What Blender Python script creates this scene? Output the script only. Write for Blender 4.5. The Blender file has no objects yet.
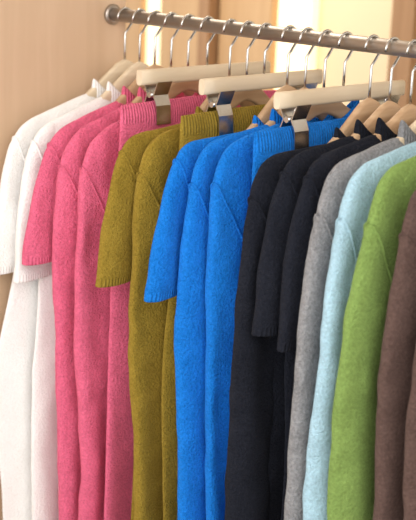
import bpy, bmesh, math, random
from mathutils import Vector, Matrix, noise
random.seed(7)
S=bpy.context.scene
S.view_settings.view_transform='Standard'
RZ=1.70; RR=0.0115

def lin(c):
    return tuple(((v/255)/12.92 if v/255<=0.04045 else ((v/255+0.055)/1.055)**2.4) for v in c)+(1,)
def newmat(name):
    m=bpy.data.materials.new(name); m.use_nodes=True
    nt=m.node_tree; return m,nt,nt.nodes['Principled BSDF']
def knit(name,c,rib=False,fuzz=1.0):
    m,nt,b=newmat(name); N=nt.nodes; L=nt.links
    tc=N.new('ShaderNodeTexCoord')
    n1=N.new('ShaderNodeTexNoise'); n1.inputs['Scale'].default_value=240; n1.inputs['Detail'].default_value=6; n1.inputs['Roughness'].default_value=.68
    n2=N.new('ShaderNodeTexNoise'); n2.inputs['Scale'].default_value=26
    vo=N.new('ShaderNodeTexVoronoi'); vo.inputs['Scale'].default_value=290
    L.new(tc.outputs['Object'],n1.inputs['Vector']); L.new(tc.outputs['Object'],n2.inputs['Vector']); L.new(tc.outputs['Object'],vo.inputs['Vector'])
    mx=N.new('ShaderNodeMath'); mx.operation='MULTIPLY_ADD'; mx.inputs[1].default_value=0.35
    L.new(n2.outputs['Fac'],mx.inputs[0]); L.new(n1.outputs['Fac'],mx.inputs[2])
    cr=N.new('ShaderNodeValToRGB'); col=lin(c)
    cr.color_ramp.elements[0].position=0.42; cr.color_ramp.elements[1].position=0.92
    cr.color_ramp.elements[0].color=tuple(v*(1-.28*fuzz) for v in col[:3])+(1,)
    cr.color_ramp.elements[1].color=tuple(min(.95,v*(1+.27*fuzz)+(0.012*fuzz if max(col[:3])>.05 else .006)) for v in col[:3])+(1,)
    L.new(mx.outputs[0],cr.inputs[0]); L.new(cr.outputs[0],b.inputs['Base Color'])
    b.inputs['Roughness'].default_value=0.95
    b.inputs['Sheen Weight'].default_value=0.4 if max(col[:3])>.05 else .2; b.inputs['Sheen Roughness'].default_value=0.5
    b.inputs['Sheen Tint'].default_value=tuple(min(1,v*1.3+.08) for v in col[:3])+(1,)
    b.inputs['Specular IOR Level'].default_value=0.08
    bp=N.new('ShaderNodeBump'); bp.inputs['Strength'].default_value=0.9*(.55 if fuzz<.5 else 1); bp.inputs['Distance'].default_value=0.0040
    s=N.new('ShaderNodeMath'); s.operation='SUBTRACT'; L.new(n1.outputs['Fac'],s.inputs[0]); 
    vm=N.new('ShaderNodeMath'); vm.operation='MULTIPLY'; vm.inputs[1].default_value=.45
    L.new(vo.outputs['Distance'],vm.inputs[0]); L.new(vm.outputs[0],s.inputs[1])
    if rib:
        w=N.new('ShaderNodeTexWave'); w.bands_direction='Y'; w.inputs['Scale'].default_value=60
        L.new(tc.outputs['Object'],w.inputs['Vector'])
        a=N.new('ShaderNodeMath'); a.operation='MULTIPLY_ADD'; a.inputs[1].default_value=0.8
        L.new(w.outputs['Fac'],a.inputs[0]); L.new(s.outputs[0],a.inputs[2]); L.new(a.outputs[0],bp.inputs['Height'])
        bp.inputs['Distance'].default_value=.003
    else:
        L.new(s.outputs[0],bp.inputs['Height'])
    L.new(bp.outputs[0],b.inputs['Normal'])
    return m
def wood(name,c1,c2,axis='Z',scale=3,rough=0.5):
    m,nt,b=newmat(name); N=nt.nodes; L=nt.links
    tc=N.new('ShaderNodeTexCoord'); mp=N.new('ShaderNodeMapping')
    s={'Z':(14,14,1),'Y':(14,1,14),'X':(1,14,14)}[axis]
    mp.inputs['Scale'].default_value=s
    n=N.new('ShaderNodeTexNoise'); n.inputs['Scale'].default_value=scale; n.inputs['Detail'].default_value=6; n.inputs['Distortion'].default_value=0.6
    cr=N.new('ShaderNodeValToRGB'); cr.color_ramp.elements[0].position=.35; cr.color_ramp.elements[1].position=.7
    cr.color_ramp.elements[0].color=lin(c1); cr.color_ramp.elements[1].color=lin(c2)
    L.new(tc.outputs['Object'],mp.inputs[0]); L.new(mp.outputs[0],n.inputs['Vector']); L.new(n.outputs['Fac'],cr.inputs[0]); L.new(cr.outputs[0],b.inputs['Base Color'])
    b.inputs['Roughness'].default_value=rough
    bp=N.new('ShaderNodeBump'); bp.inputs['Strength'].default_value=.1; bp.inputs['Distance'].default_value=.002
    L.new(n.outputs['Fac'],bp.inputs['Height']); L.new(bp.outputs[0],b.inputs['Normal'])
    return m
def plain(name,c,rough=.6,metal=0,emit=0):
    m,nt,b=newmat(name); N=nt.nodes; L=nt.links
    n=N.new('ShaderNodeTexNoise'); n.inputs['Scale'].default_value=8
    cr=N.new('ShaderNodeValToRGB'); col=lin(c)
    cr.color_ramp.elements[0].color=tuple(v*.93 for v in col[:3])+(1,); cr.color_ramp.elements[1].color=col
    L.new(n.outputs['Fac'],cr.inputs[0]); L.new(cr.outputs[0],b.inputs['Base Color'])
    b.inputs['Roughness'].default_value=rough; b.inputs['Metallic'].default_value=metal
    if emit: b.inputs['Emission Color'].default_value=col; b.inputs['Emission Strength'].default_value=emit
    return m

M_chrome=plain('brushed_steel',(200,198,195),.27,1)
M_rod=plain('satin_steel',(178,170,162),.42,1)
M_hang=wood('hanger_wood',(180,146,112),(204,174,140),'Y',4,.55)
M_hangpale=wood('hanger_wood_pale',(212,194,166),(226,210,184),'Y',4,.6)
M_panel=wood('oak_panel',(204,175,145),(212,184,155),'Z',2.2,.65)
M_tan=wood('tan_panel',(186,152,112),(200,168,128),'Z',2,.55)
M_post=wood('brown_post',(150,114,80),(166,130,94),'Z',2,.5)
M_cream=plain('cream_wall',(240,222,188),.8)
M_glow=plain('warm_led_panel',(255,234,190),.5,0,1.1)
M_floor=wood('floor_wood',(165,145,122),(185,164,140),'X',2,.45)
M_ceil=plain('ceiling_paint',(235,230,222),.9)

def link(ob,parent=None):
    S.collection.objects.link(ob)
    if parent: ob.parent=parent
    return ob
def box(name,lo,hi,mat,bev=0.002,parent=None):
    bm=bmesh.new(); bmesh.ops.create_cube(bm,size=1)
    lo=Vector(lo); hi=Vector(hi); c=(lo+hi)/2; d=hi-lo
    for v in bm.verts: v.co=Vector((v.co.x*d.x,v.co.y*d.y,v.co.z*d.z))
    if bev: bmesh.ops.bevel(bm,geom=bm.edges[:],offset=bev,segments=2,affect='EDGES')
    me=bpy.data.meshes.new(name); bm.to_mesh(me); bm.free()
    ob=bpy.data.objects.new(name,me); ob.location=c; me.materials.append(mat)
    return link(ob,parent)

# ---------- room ----------
PX=-0.268
box('wall_left',(PX-.03,-1.1,0),(PX,0.035,2.6),M_panel,.002)
box('wall_back',(-3.2,1.50,0),(1.6,1.56,2.6),M_cream,0)
box('floor',(-3.2,-2.6,-.05),(2.6,1.56,0),M_floor,0)
box('ceiling',(-3.2,-2.6,2.6),(2.6,1.56,2.65),M_ceil,0)
def bg(name,x0,x1,y0,mat,z0=0.0,z1=2.55): return box(name,(x0,y0,z0),(x1,1.498,z1),mat,.002)
bg('trim_1',-2.25,-1.82,1.44,M_tan)
bg('trim_2',-1.72,-1.50,1.44,M_tan)
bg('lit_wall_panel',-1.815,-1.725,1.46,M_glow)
bg('trim_3',-1.49,-1.44,1.40,M_post)
bg('trim_4',-1.43,-1.20,1.44,M_tan)
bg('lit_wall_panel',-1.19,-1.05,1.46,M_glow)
bg('trim_5',-.70,-.62,1.40,M_post)
bg('trim_6',-.40,.3,1.44,M_tan)

# ---------- rail ----------
def tube(bm,pts,r,seg=10,mi=0,cap=True):
    rings=[]
    n=len(pts)
    up=Vector((1,0,0))
    for i,p in enumerate(pts):
        d=(pts[min(i+1,n-1)]-pts[max(i-1,0)]).normalized()
        ref=up if abs(d.dot(up))<.95 else Vector((0,1,0))
        a=d.cross(ref).normalized(); b=d.cross(a).normalized()
        rr=r[i] if isinstance(r,list) else r
        rings.append([bm.verts.new(p+a*rr*math.cos(2*math.pi*k/seg)+b*rr*math.sin(2*math.pi*k/seg)) for k in range(seg)])
    for i in range(n-1):
        for k in range(seg):
            f=bm.faces.new((rings[i][k],rings[i][(k+1)%seg],rings[i+1][(k+1)%seg],rings[i+1][k])); f.material_index=mi; f.smooth=True
    if cap:
        for rg in (rings[0],rings[-1]):
            f=bm.faces.new(rg); f.material_index=mi
def finish(bm,name,mats,loc=(0,0,0),parent=None,sub=0,rz=0):
    bmesh.ops.recalc_face_normals(bm,faces=bm.faces[:])
    me=bpy.data.meshes.new(name); bm.to_mesh(me); bm.free()
    for m in mats: me.materials.append(m)
    ob=bpy.data.objects.new(name,me); ob.location=loc; ob.rotation_euler=(0,0,rz)
    if sub:
        md=ob.modifiers.new('sub','SUBSURF'); md.levels=sub; md.render_levels=sub
    return link(ob,parent)
bm=bmesh.new()
tube(bm,[Vector((PX+.001,0,RZ)),Vector((1.25,0,RZ))],RR,24)
tube(bm,[Vector((PX+.001,0,RZ)),Vector((PX+.006,0,RZ)),Vector((PX+.008,0,RZ))],[.018,.018,.014],24)
finish(bm,'clothes_rail',[M_rod])
box('wall_right',(1.25,-.35,0),(1.28,.035,2.6),M_panel,.002)

# ---------- hangers ----------
HC=RR+.0022-.0175
def hook_pts(zb):
    pts=[Vector((0,0,zb)),Vector((0,0,zb+.02)),Vector((0,0,HC-.026)),Vector((0,.006,HC-.020))]
    R=.0175
    for k in range(0,15):
        a=math.radians(-50+k*(235/14))
        pts.append(Vector((0,R*math.cos(a),HC+R*math.sin(a))))
    return pts
def swept(bm,pts,hh,th,mi=0):
    rings=[];n=len(pts)
    for i,p in enumerate(pts):
        d=(pts[min(i+1,n-1)]-pts[max(i-1,0)]).normalized()
        nn=Vector((1,0,0)).cross(d).normalized()
        if nn.z<0: nn=-nn
        h=hh[i]; ring=[]
        for k in range(12):
            a=2*math.pi*k/12; ca,sa=math.cos(a),math.sin(a)
            ring.append(bm.verts.new(p+nn*h*math.copysign(abs(ca)**.6,ca)+Vector((1,0,0))*th*math.copysign(abs(sa)**.6,sa)))
        rings.append(ring)
    for i in range(n-1):
        for k in range(12):
            f=bm.faces.new((rings[i][k],rings[i][(k+1)%12],rings[i+1][(k+1)%12],rings[i+1][k])); f.material_index=mi; f.smooth=True
    for rg in (rings[0],rings[-1]):
        f=bm.faces.new(rg); f.material_index=mi
def shoulder_z(u,w,zn,zs):
    a=abs(u)
    return zn+(zs-zn)*min(1.3,max(0,(a-.06)/(w-.06)))**1.1
def wooden_hanger(t,w,zn,zs,mat,rz):
    bm=bmesh.new()
    tube(bm,hook_pts(-.080),.0021,8,1)
    pts=[];hh=[]
    W=w-.05
    zc=-.084
    for k in range(-16,17):
        u=W*k/16; a=abs(u)
        cloth=shoulder_z(a,w,zn,zs)-.0195
        b=min(1,a/.11); b=b*b*(3-2*b)
        z=(zc-.010-a*.18)*(1-b)+cloth*b
        pts.append(Vector((0,u,z))); hh.append(.0135-.004*(a/W)+.005*math.exp(-(a/.02)**2))
    swept(bm,pts,hh,.0062,0)
    return finish(bm,'wooden_coat_hanger',[mat,M_chrome],(t,0,RZ),rz=rz)
def clip_hanger(t,hb,mat):
    bm=bmesh.new()
    tube(bm,hook_pts(-.065),.0021,8,1)
    swept(bm,[Vector((0,-hb+2*hb*k/10,-.077)) for k in range(11)],[.0125]*11,.0065,0)
    for sgn in (-1,1):
        u=sgn*(hb-.040)
        tube(bm,[Vector((0,u-.018,-.106)),Vector((0,u+.018,-.106))],.0045,10,1)
        tube(bm,[Vector((0,u,-.106)),Vector((0,u,-.086))],.0025,8,1)
        for sx in (-1,1):
            q=[Vector((sx*.016,0,-.084)),Vector((sx*.0068,0,-.106)),Vector((sx*.0135,0,-.122)),Vector((sx*.0160,0,-.152))]
            vs=[]
            for p in q:
                for uu in (-.0155,.0155):
                    for dx in (0,.0018*sx): vs.append(bm.verts.new(Vector((p.x+dx,u+uu,p.z))))
            for i in range(3):
                b=i*4
                for a,c in ((0,2),(2,3),(3,1),(1,0)):
                    f=bm.faces.new((vs[b+a],vs[b+c],vs[b+4+c],vs[b+4+a])); f.material_index=1
            f=bm.faces.new((vs[0],vs[1],vs[3],vs[2])); f.material_index=1
            f=bm.faces.new((vs[12],vs[13],vs[15],vs[14])); f.material_index=1
    return finish(bm,'clip_trouser_hanger',[mat,M_chrome],(t,0,RZ))

def fold(u,z,ph):
    k=min(1,max(0,(-z-.17)/.35))
    return k*(.006*math.sin(u*26+1.4*math.sin(z*5))+.003*math.sin(u*60+z*5))
def wr(p,ph,amp=.0026):
    return amp*noise.noise(Vector((p.y*22,p.z*9,ph)))+amp*.55*noise.noise(Vector((p.y*50,p.z*30,ph+9)))

def sheet_body(bm,ztop,Wf,zhem,T,ph,nu=44,nv=60,mi=0,ribdepth=0):
    front=[];back=[]
    for j in range(nv+1):
        v=j/nv; fr=[];bk=[]
        vv=v**1.6
        for i in range(nu+1):
            s=-math.cos(math.pi*i/nu)
            s=.55*s+.45*(-1+2*i/nu)
            u0=s*Wf(0); zt=ztop(u0)
            z=zt+(zhem-zt)*vv
            u=s*Wf((-z))
            d=zt-z
            tt=T*min(1,math.sqrt(max(0,d)/.022+0.02))*max(0.0,1-abs(s)**5)**.5
            f=fold(u,z,ph)
            e=min(1,max(0,-z-.25)/.3)
            tt*=1+.22*e*math.sin(u*48+ph*3)
            edge=.006*e*math.sin(z*9+ph)
            u+=edge*(1 if s<0 else -1)*abs(s)
            p=Vector((0,u,z)); o=wr(p,ph)
            fr.append(bm.verts.new(Vector((f+tt+o,u,z))))
            if i in (0,nu): bk.append(fr[-1])
            else: bk.append(bm.verts.new(Vector((f-tt+o,u,z))))
        front.append(fr);back.append(bk)
    for g in (front,back):
        for j in range(nv):
            for i in range(nu):
                f=bm.faces.new((g[j][i],g[j][i+1],g[j+1][i+1],g[j+1][i])); f.smooth=True
                f.material_index=1 if ribdepth and (ztop(0)-(g[j][i].co.z+g[j+1][i].co.z)/2)<ribdepth else mi
    for i in range(nu):
        q=list(dict.fromkeys([front[0][i],front[0][i+1],back[0][i+1],back[0][i]]))
        if len(q)>2:
            f=bm.faces.new(q); f.smooth=True; f.material_index=1 if ribdepth else mi

def chaikin(p,n):
    for _ in range(n):
        q=[p[0]]
        for a,b in zip(p[:-1],p[1:]): q+= [a*.75+b*.25,a*.25+b*.75]
        q.append(p[-1]); p=q
    return p
def sampler(p):
    acc=[0]
    for a,b in zip(p[:-1],p[1:]): acc.append(acc[-1]+(b-a).length)
    def f(s):
        s=max(0,min(acc[-1],s))
        for i in range(len(p)-1):
            if s<=acc[i+1]+1e-9:
                d=acc[i+1]-acc[i]; k=(s-acc[i])/d if d>1e-9 else 0
                return p[i].lerp(p[i+1],k)
        return p[-1]
    return f,acc[-1]
def sleeve(bm,sg,w,zn,zs,L,out,wd,T,ph,cuff=.02,seam=.02,arm=.15):
    V=Vector
    long=L>.4
    if long: o=[V((w-.055,shoulder_z(w-.055,w,zn,zs)+.001)),V((w-.022,shoulder_z(w-.022,w,zn,zs)-.001)),V((w-.002,zs-.016)),V((w+.013,zs-.055)),V((w+out*.8+.006,zs-.20)),V((w+out,zs-.4)),V((w+out-.01,zs-L))]
    else: o=[V((w-.055,shoulder_z(w-.055,w,zn,zs)+.001)),V((w-.022,shoulder_z(w-.022,w,zn,zs)-.001)),V((w-.002,zs-.016)),V((w+.014,zs-.052)),V((w+.018+(out-.018)*.45,zs-.045-(L-.045)*.4)),V((w+out,zs-L))]
    O,LO=sampler(chaikin(o,3))
    inn=[V((w-.060,zs-arm)),V((w-.052,zs-arm-.012)),V((w+out-wd,zs-max(L,arm+.04)+.004))]
    I,LI=sampler(chaikin(inn,2))
    n=max(30,int(LO/.009)); seg=28; rings=[]
    hold=min(.17,LO*.6)
    ts=[]
    q1=8+abs(math.sin(ph*7))*9
    for i in range(n+1):
        s=LO*i/n
        si=LI*(.08*min(1,s/hold)+.92*max(0,(s-hold)/(LO-hold)))
        P=O(s);Q=I(si); c=(P+Q)/2; h=(P-Q)/2
        g=min(1,max(0,(s-.1)/.12))
        h=h*(1+g*.05*math.sin(s*q1+ph*5)+g*.018*math.sin(s*43+ph))
        TT=T*(.80+.20*min(1,s/.05))
        # slight pinch at the armhole seam so the dropped shoulder reads
        TT*=1-.10*math.exp(-((s-seam)/.006)**2)
        rem=LO-s
        if rem<cuff: h=h*.97; TT*=.9
        ring=[]
        for k in range(seg):
            a=2*math.pi*k/seg; ca,sa=math.cos(a),math.sin(a)
            q=c+h*math.copysign(abs(ca)**.85,ca)
            x=TT*math.copysign(abs(sa)**.75,sa)
            p=V((0,sg*q.x,q.y))
            oo=wr(p,ph+3,.005)+.0022*min(1,s/.2)*math.sin((ca*2.8+s*6)+ph)
            ring.append(bm.verts.new(V((x+oo+fold(p.y,p.z,ph),p.y,p.z))))
        rings.append(ring); ts.append(s)
    for i in range(n):
        for k in range(seg):
            f=bm.faces.new((rings[i][k],rings[i][(k+1)%seg],rings[i+1][(k+1)%seg],rings[i+1][k])); f.smooth=True
            f.material_index=1 if LO-ts[i+1]<cuff-.001 else 0
    last=rings[-1]; c=sum((v.co for v in last),Vector())/seg
    inner=[bm.verts.new(c+(v.co-c)*.8+Vector((0,0,.012))) for v in last]
    for k in range(seg):
        bm.faces.new((last[k],last[(k+1)%seg],inner[(k+1)%seg],inner[k]))
    bm.faces.new(inner)
    ri=min(range(n+1),key=lambda i:abs(ts[i]-seam-.006))
    pts=[v.co.copy() for v in rings[ri]]
    cc=sum(pts,Vector())/seg
    pts=[cc+(p-cc)*1.012 for p in pts]; pts.append(pts[0].copy())
    tube(bm,pts,.0022,6,0,False)

mats={}
def getmats(key,c,fuzz=1):
    if key not in mats: mats[key]=(knit('knit_'+key,c,False,fuzz),knit('rib_'+key,c,True,fuzz))
    return mats[key]

def top(name,key,c,t,w=.215,zn=-.108,zs=-.16,L=.235,out=.03,wd=.085,zhem=-1.0,T=.0128,hem=.0,hang=None,neck=.075,fuzz=1,cuff=.016,seam=.06,band=.022,arm=.15):
    ph=t*37
    rz=math.radians(random.uniform(-.6,.6))
    def zt(u):
        z=shoulder_z(u,w,zn,zs)
        if abs(u)<neck:
            z0=shoulder_z(neck,w,zn,zs); z=z0-.036*(1-(abs(u)/neck)**2.2)
        e=max(0,(abs(u)-(w-.04))/.04); z-=.018*e*e
        return z
    def Wf(h):
        if h<.3: k=max(0,(h-.15)/.15); return w-.004-(.024)*k
        return w-.028+hem*min(1,(h-.3)/.3)
    bm=bmesh.new()
    sheet_body(bm,zt,Wf,zhem,T,ph)
    for sg in (-1,1): sleeve(bm,sg,w,zn,zs,L,out,wd,T*1.13,ph+sg,cuff,seam,arm)
    segs=44; rows=[]
    prof=[(1.12,1.0,-.006),(1.14,.985,band*.5),(1.0,.955,band),(.82,.93,band+.001),(.66,.92,band-.004),(.66,.94,0)]
    for (fx,fu,dz) in prof:
        r=[]
        for k in range(segs):
            a=2*math.pi*k/segs
            u=neck*math.cos(a); x=T*.85*math.copysign(abs(math.sin(a))**.7,math.sin(a))
            r.append(bm.verts.new(Vector((x*fx,u*fu,zt(u*.999)+dz))))
        rows.append(r)
    for A,B in zip(rows[:-1],rows[1:]):
        for k in range(segs):
            f=bm.faces.new((A[k],A[(k+1)%segs],B[(k+1)%segs],B[k])); f.material_index=1; f.smooth=True
    ob=finish(bm,name,list(getmats(key,c,fuzz)),(t,0,RZ),sub=1,rz=rz)
    wooden_hanger(t,w,zn,zs,hang or M_hang,rz)
    return ob
def bottom(name,key,c,t,w=.165,ztp=-.114,zhem=-1.05,T=.0115,hb=.15,hem=.02):
    ph=t*29
    bm=bmesh.new()
    def zt(u): return ztp-.004*(u/w)**2
    def Wf(h): return w+hem*min(1,max(0,(h-.16)/.4))
    sheet_body(bm,zt,Wf,zhem,T,ph,ribdepth=.036)
    ob=finish(bm,name,list(getmats(key,c)),(t,0,RZ),sub=1)
    clip_hanger(t,hb,M_hangpale)
    return ob

WHITE=(246,245,244);PINK=(228,104,138);OLIVE=(146,122,42);BLUE=(12,118,214);BLACK=(27,30,40);GRAY=(136,137,140);LBLUE=(168,203,220);GREEN=(124,152,80);BROWN=(90,70,64)
top('white_knit_top','white',WHITE,-.230,w=.245,zn=-.125,zs=-.178,L=.255,out=.045,T=.012,hang=M_hangpale,fuzz=.25,hem=.06)
top('white_knit_top','white',WHITE,-.190,w=.235,zn=-.125,zs=-.180,L=.26,out=.035,T=.012,hang=M_hangpale,fuzz=.25,hem=.03)
top('pink_knit_dress','pink',PINK,-.150,w=.232,zn=-.128,zs=-.178,L=.22,out=.05,wd=.085)
top('pink_knit_dress','pink',PINK,-.108,w=.225,zn=-.125,zs=-.176,L=.85,out=.02,seam=.09)
top('pink_knit_dress','pink',PINK,-.066,w=.216,zn=-.122,zs=-.174,L=.85,out=.02,seam=.09)
bottom('pink_knit_skirt','pink',PINK,-.020,w=.190)
top('olive_knit_dress','olive',OLIVE,.033,w=.228,zn=-.142,zs=-.158,L=.235,out=.048,wd=.085)
top('olive_knit_dress','olive',OLIVE,.072,w=.212,zn=-.132,zs=-.154,L=.85,out=.02,seam=.09)
bottom('olive_knit_skirt','olive',OLIVE,.110,w=.180,hb=.138)
top('blue_knit_dress','blue',BLUE,.160,w=.237,zn=-.140,zs=-.148,L=.235,out=.048,wd=.085)
top('blue_knit_dress','blue',BLUE,.197,w=.226,zn=-.124,zs=-.146,L=.85,out=.02,seam=.09)
top('blue_knit_dress','blue',BLUE,.235,w=.216,zn=-.112,zs=-.142,L=.85,out=.01,seam=.09,neck=.09,band=.026)
bottom('blue_knit_skirt','blue',BLUE,.273,w=.192,hb=.147)
top('black_knit_dress','black',BLACK,.323,w=.230,zn=-.136,zs=-.141,L=.85,out=.03,seam=.09)
top('black_knit_dress','black',BLACK,.360,w=.222,zn=-.118,zs=-.138,L=.25,out=.04,wd=.085)
top('black_knit_cardigan','black',BLACK,.397,w=.220,zn=-.110,zs=-.136,L=.265,out=.035,wd=.09)
top('gray_knit_sweater','gray',GRAY,.436,w=.225,zn=-.108,zs=-.136,L=.85,out=.04,hang=M_hangpale,fuzz=1.5,seam=.1)
top('light_blue_knit_sweater','lightblue',LBLUE,.477,w=.227,zn=-.106,zs=-.134,L=.85,out=.04,hang=M_hangpale,fuzz=.9,seam=.1)
top('green_knit_sweater','green',GREEN,.521,w=.227,zn=-.104,zs=-.130,L=.85,out=.045,hang=M_hangpale,fuzz=1.1,seam=.1)
top('brown_knit_sweater','brown',BROWN,.572,w=.218,zn=-.102,zs=-.138,L=.85,out=.032,hang=M_hangpale,fuzz=1.3,seam=.1)
top('brown_knit_sweater','brown',BROWN,.616,w=.22,zn=-.102,zs=-.14,L=.85,out=.03,hang=M_hangpale,seam=.1)
top('light_blue_knit_sweater','lightblue',LBLUE,.66,w=.21,zn=-.102,zs=-.14,L=.3,out=.02,hang=M_hangpale)

# ---------- lights ----------
def area(name,loc,tgt,size,power,col):
    l=bpy.data.lights.new(name,'AREA'); l.size=size; l.energy=power; l.color=col
    o=bpy.data.objects.new(name,l); o.location=loc
    o.rotation_euler=(Vector(tgt)-Vector(loc)).to_track_quat('-Z','Y').to_euler(); link(o)
area('ceiling_light',(.5,-1.7,2.55),(.1,0,1.0),1.7,38,(1,.97,.94))
area('ceiling_light',(-1.2,.7,2.55),(-1.2,1.0,0),.6,20,(1,.90,.76))
area('ceiling_light',(1.6,-1.0,2.5),(.3,0,1.1),1.1,20,(1,.96,.92))
W=bpy.data.worlds.new('World'); S.world=W; W.use_nodes=True
W.node_tree.nodes['Background'].inputs[0].default_value=(1,.98,.96,1); W.node_tree.nodes['Background'].inputs[1].default_value=1.4

# ---------- camera ----------
cam=bpy.data.cameras.new('camera'); co=bpy.data.objects.new('camera',cam); link(co)
pitch=math.radians(15.5); roll=math.radians(2.2)
fh=Vector((-math.sin(math.radians(45)),math.cos(math.radians(45)),0))
fw=fh*math.cos(pitch)+Vector((0,0,-math.sin(pitch)))
rt=fh.cross(Vector((0,0,1))).normalized(); up=rt.cross(fw).normalized()
r2=rt*math.cos(roll)+up*math.sin(roll); u2=up*math.cos(roll)-rt*math.sin(roll)
mt=Matrix((r2,u2,-fw)).transposed().to_4x4(); mt.translation=Vector((1.414,-1.414,1.857))
co.matrix_world=mt
cam.sensor_fit='VERTICAL'; cam.sensor_height=36; cam.lens=1200/520*36
cam.clip_start=.05
cam.dof.use_dof=True; cam.dof.focus_distance=1.8; cam.dof.aperture_fstop=5.6
S.camera=co
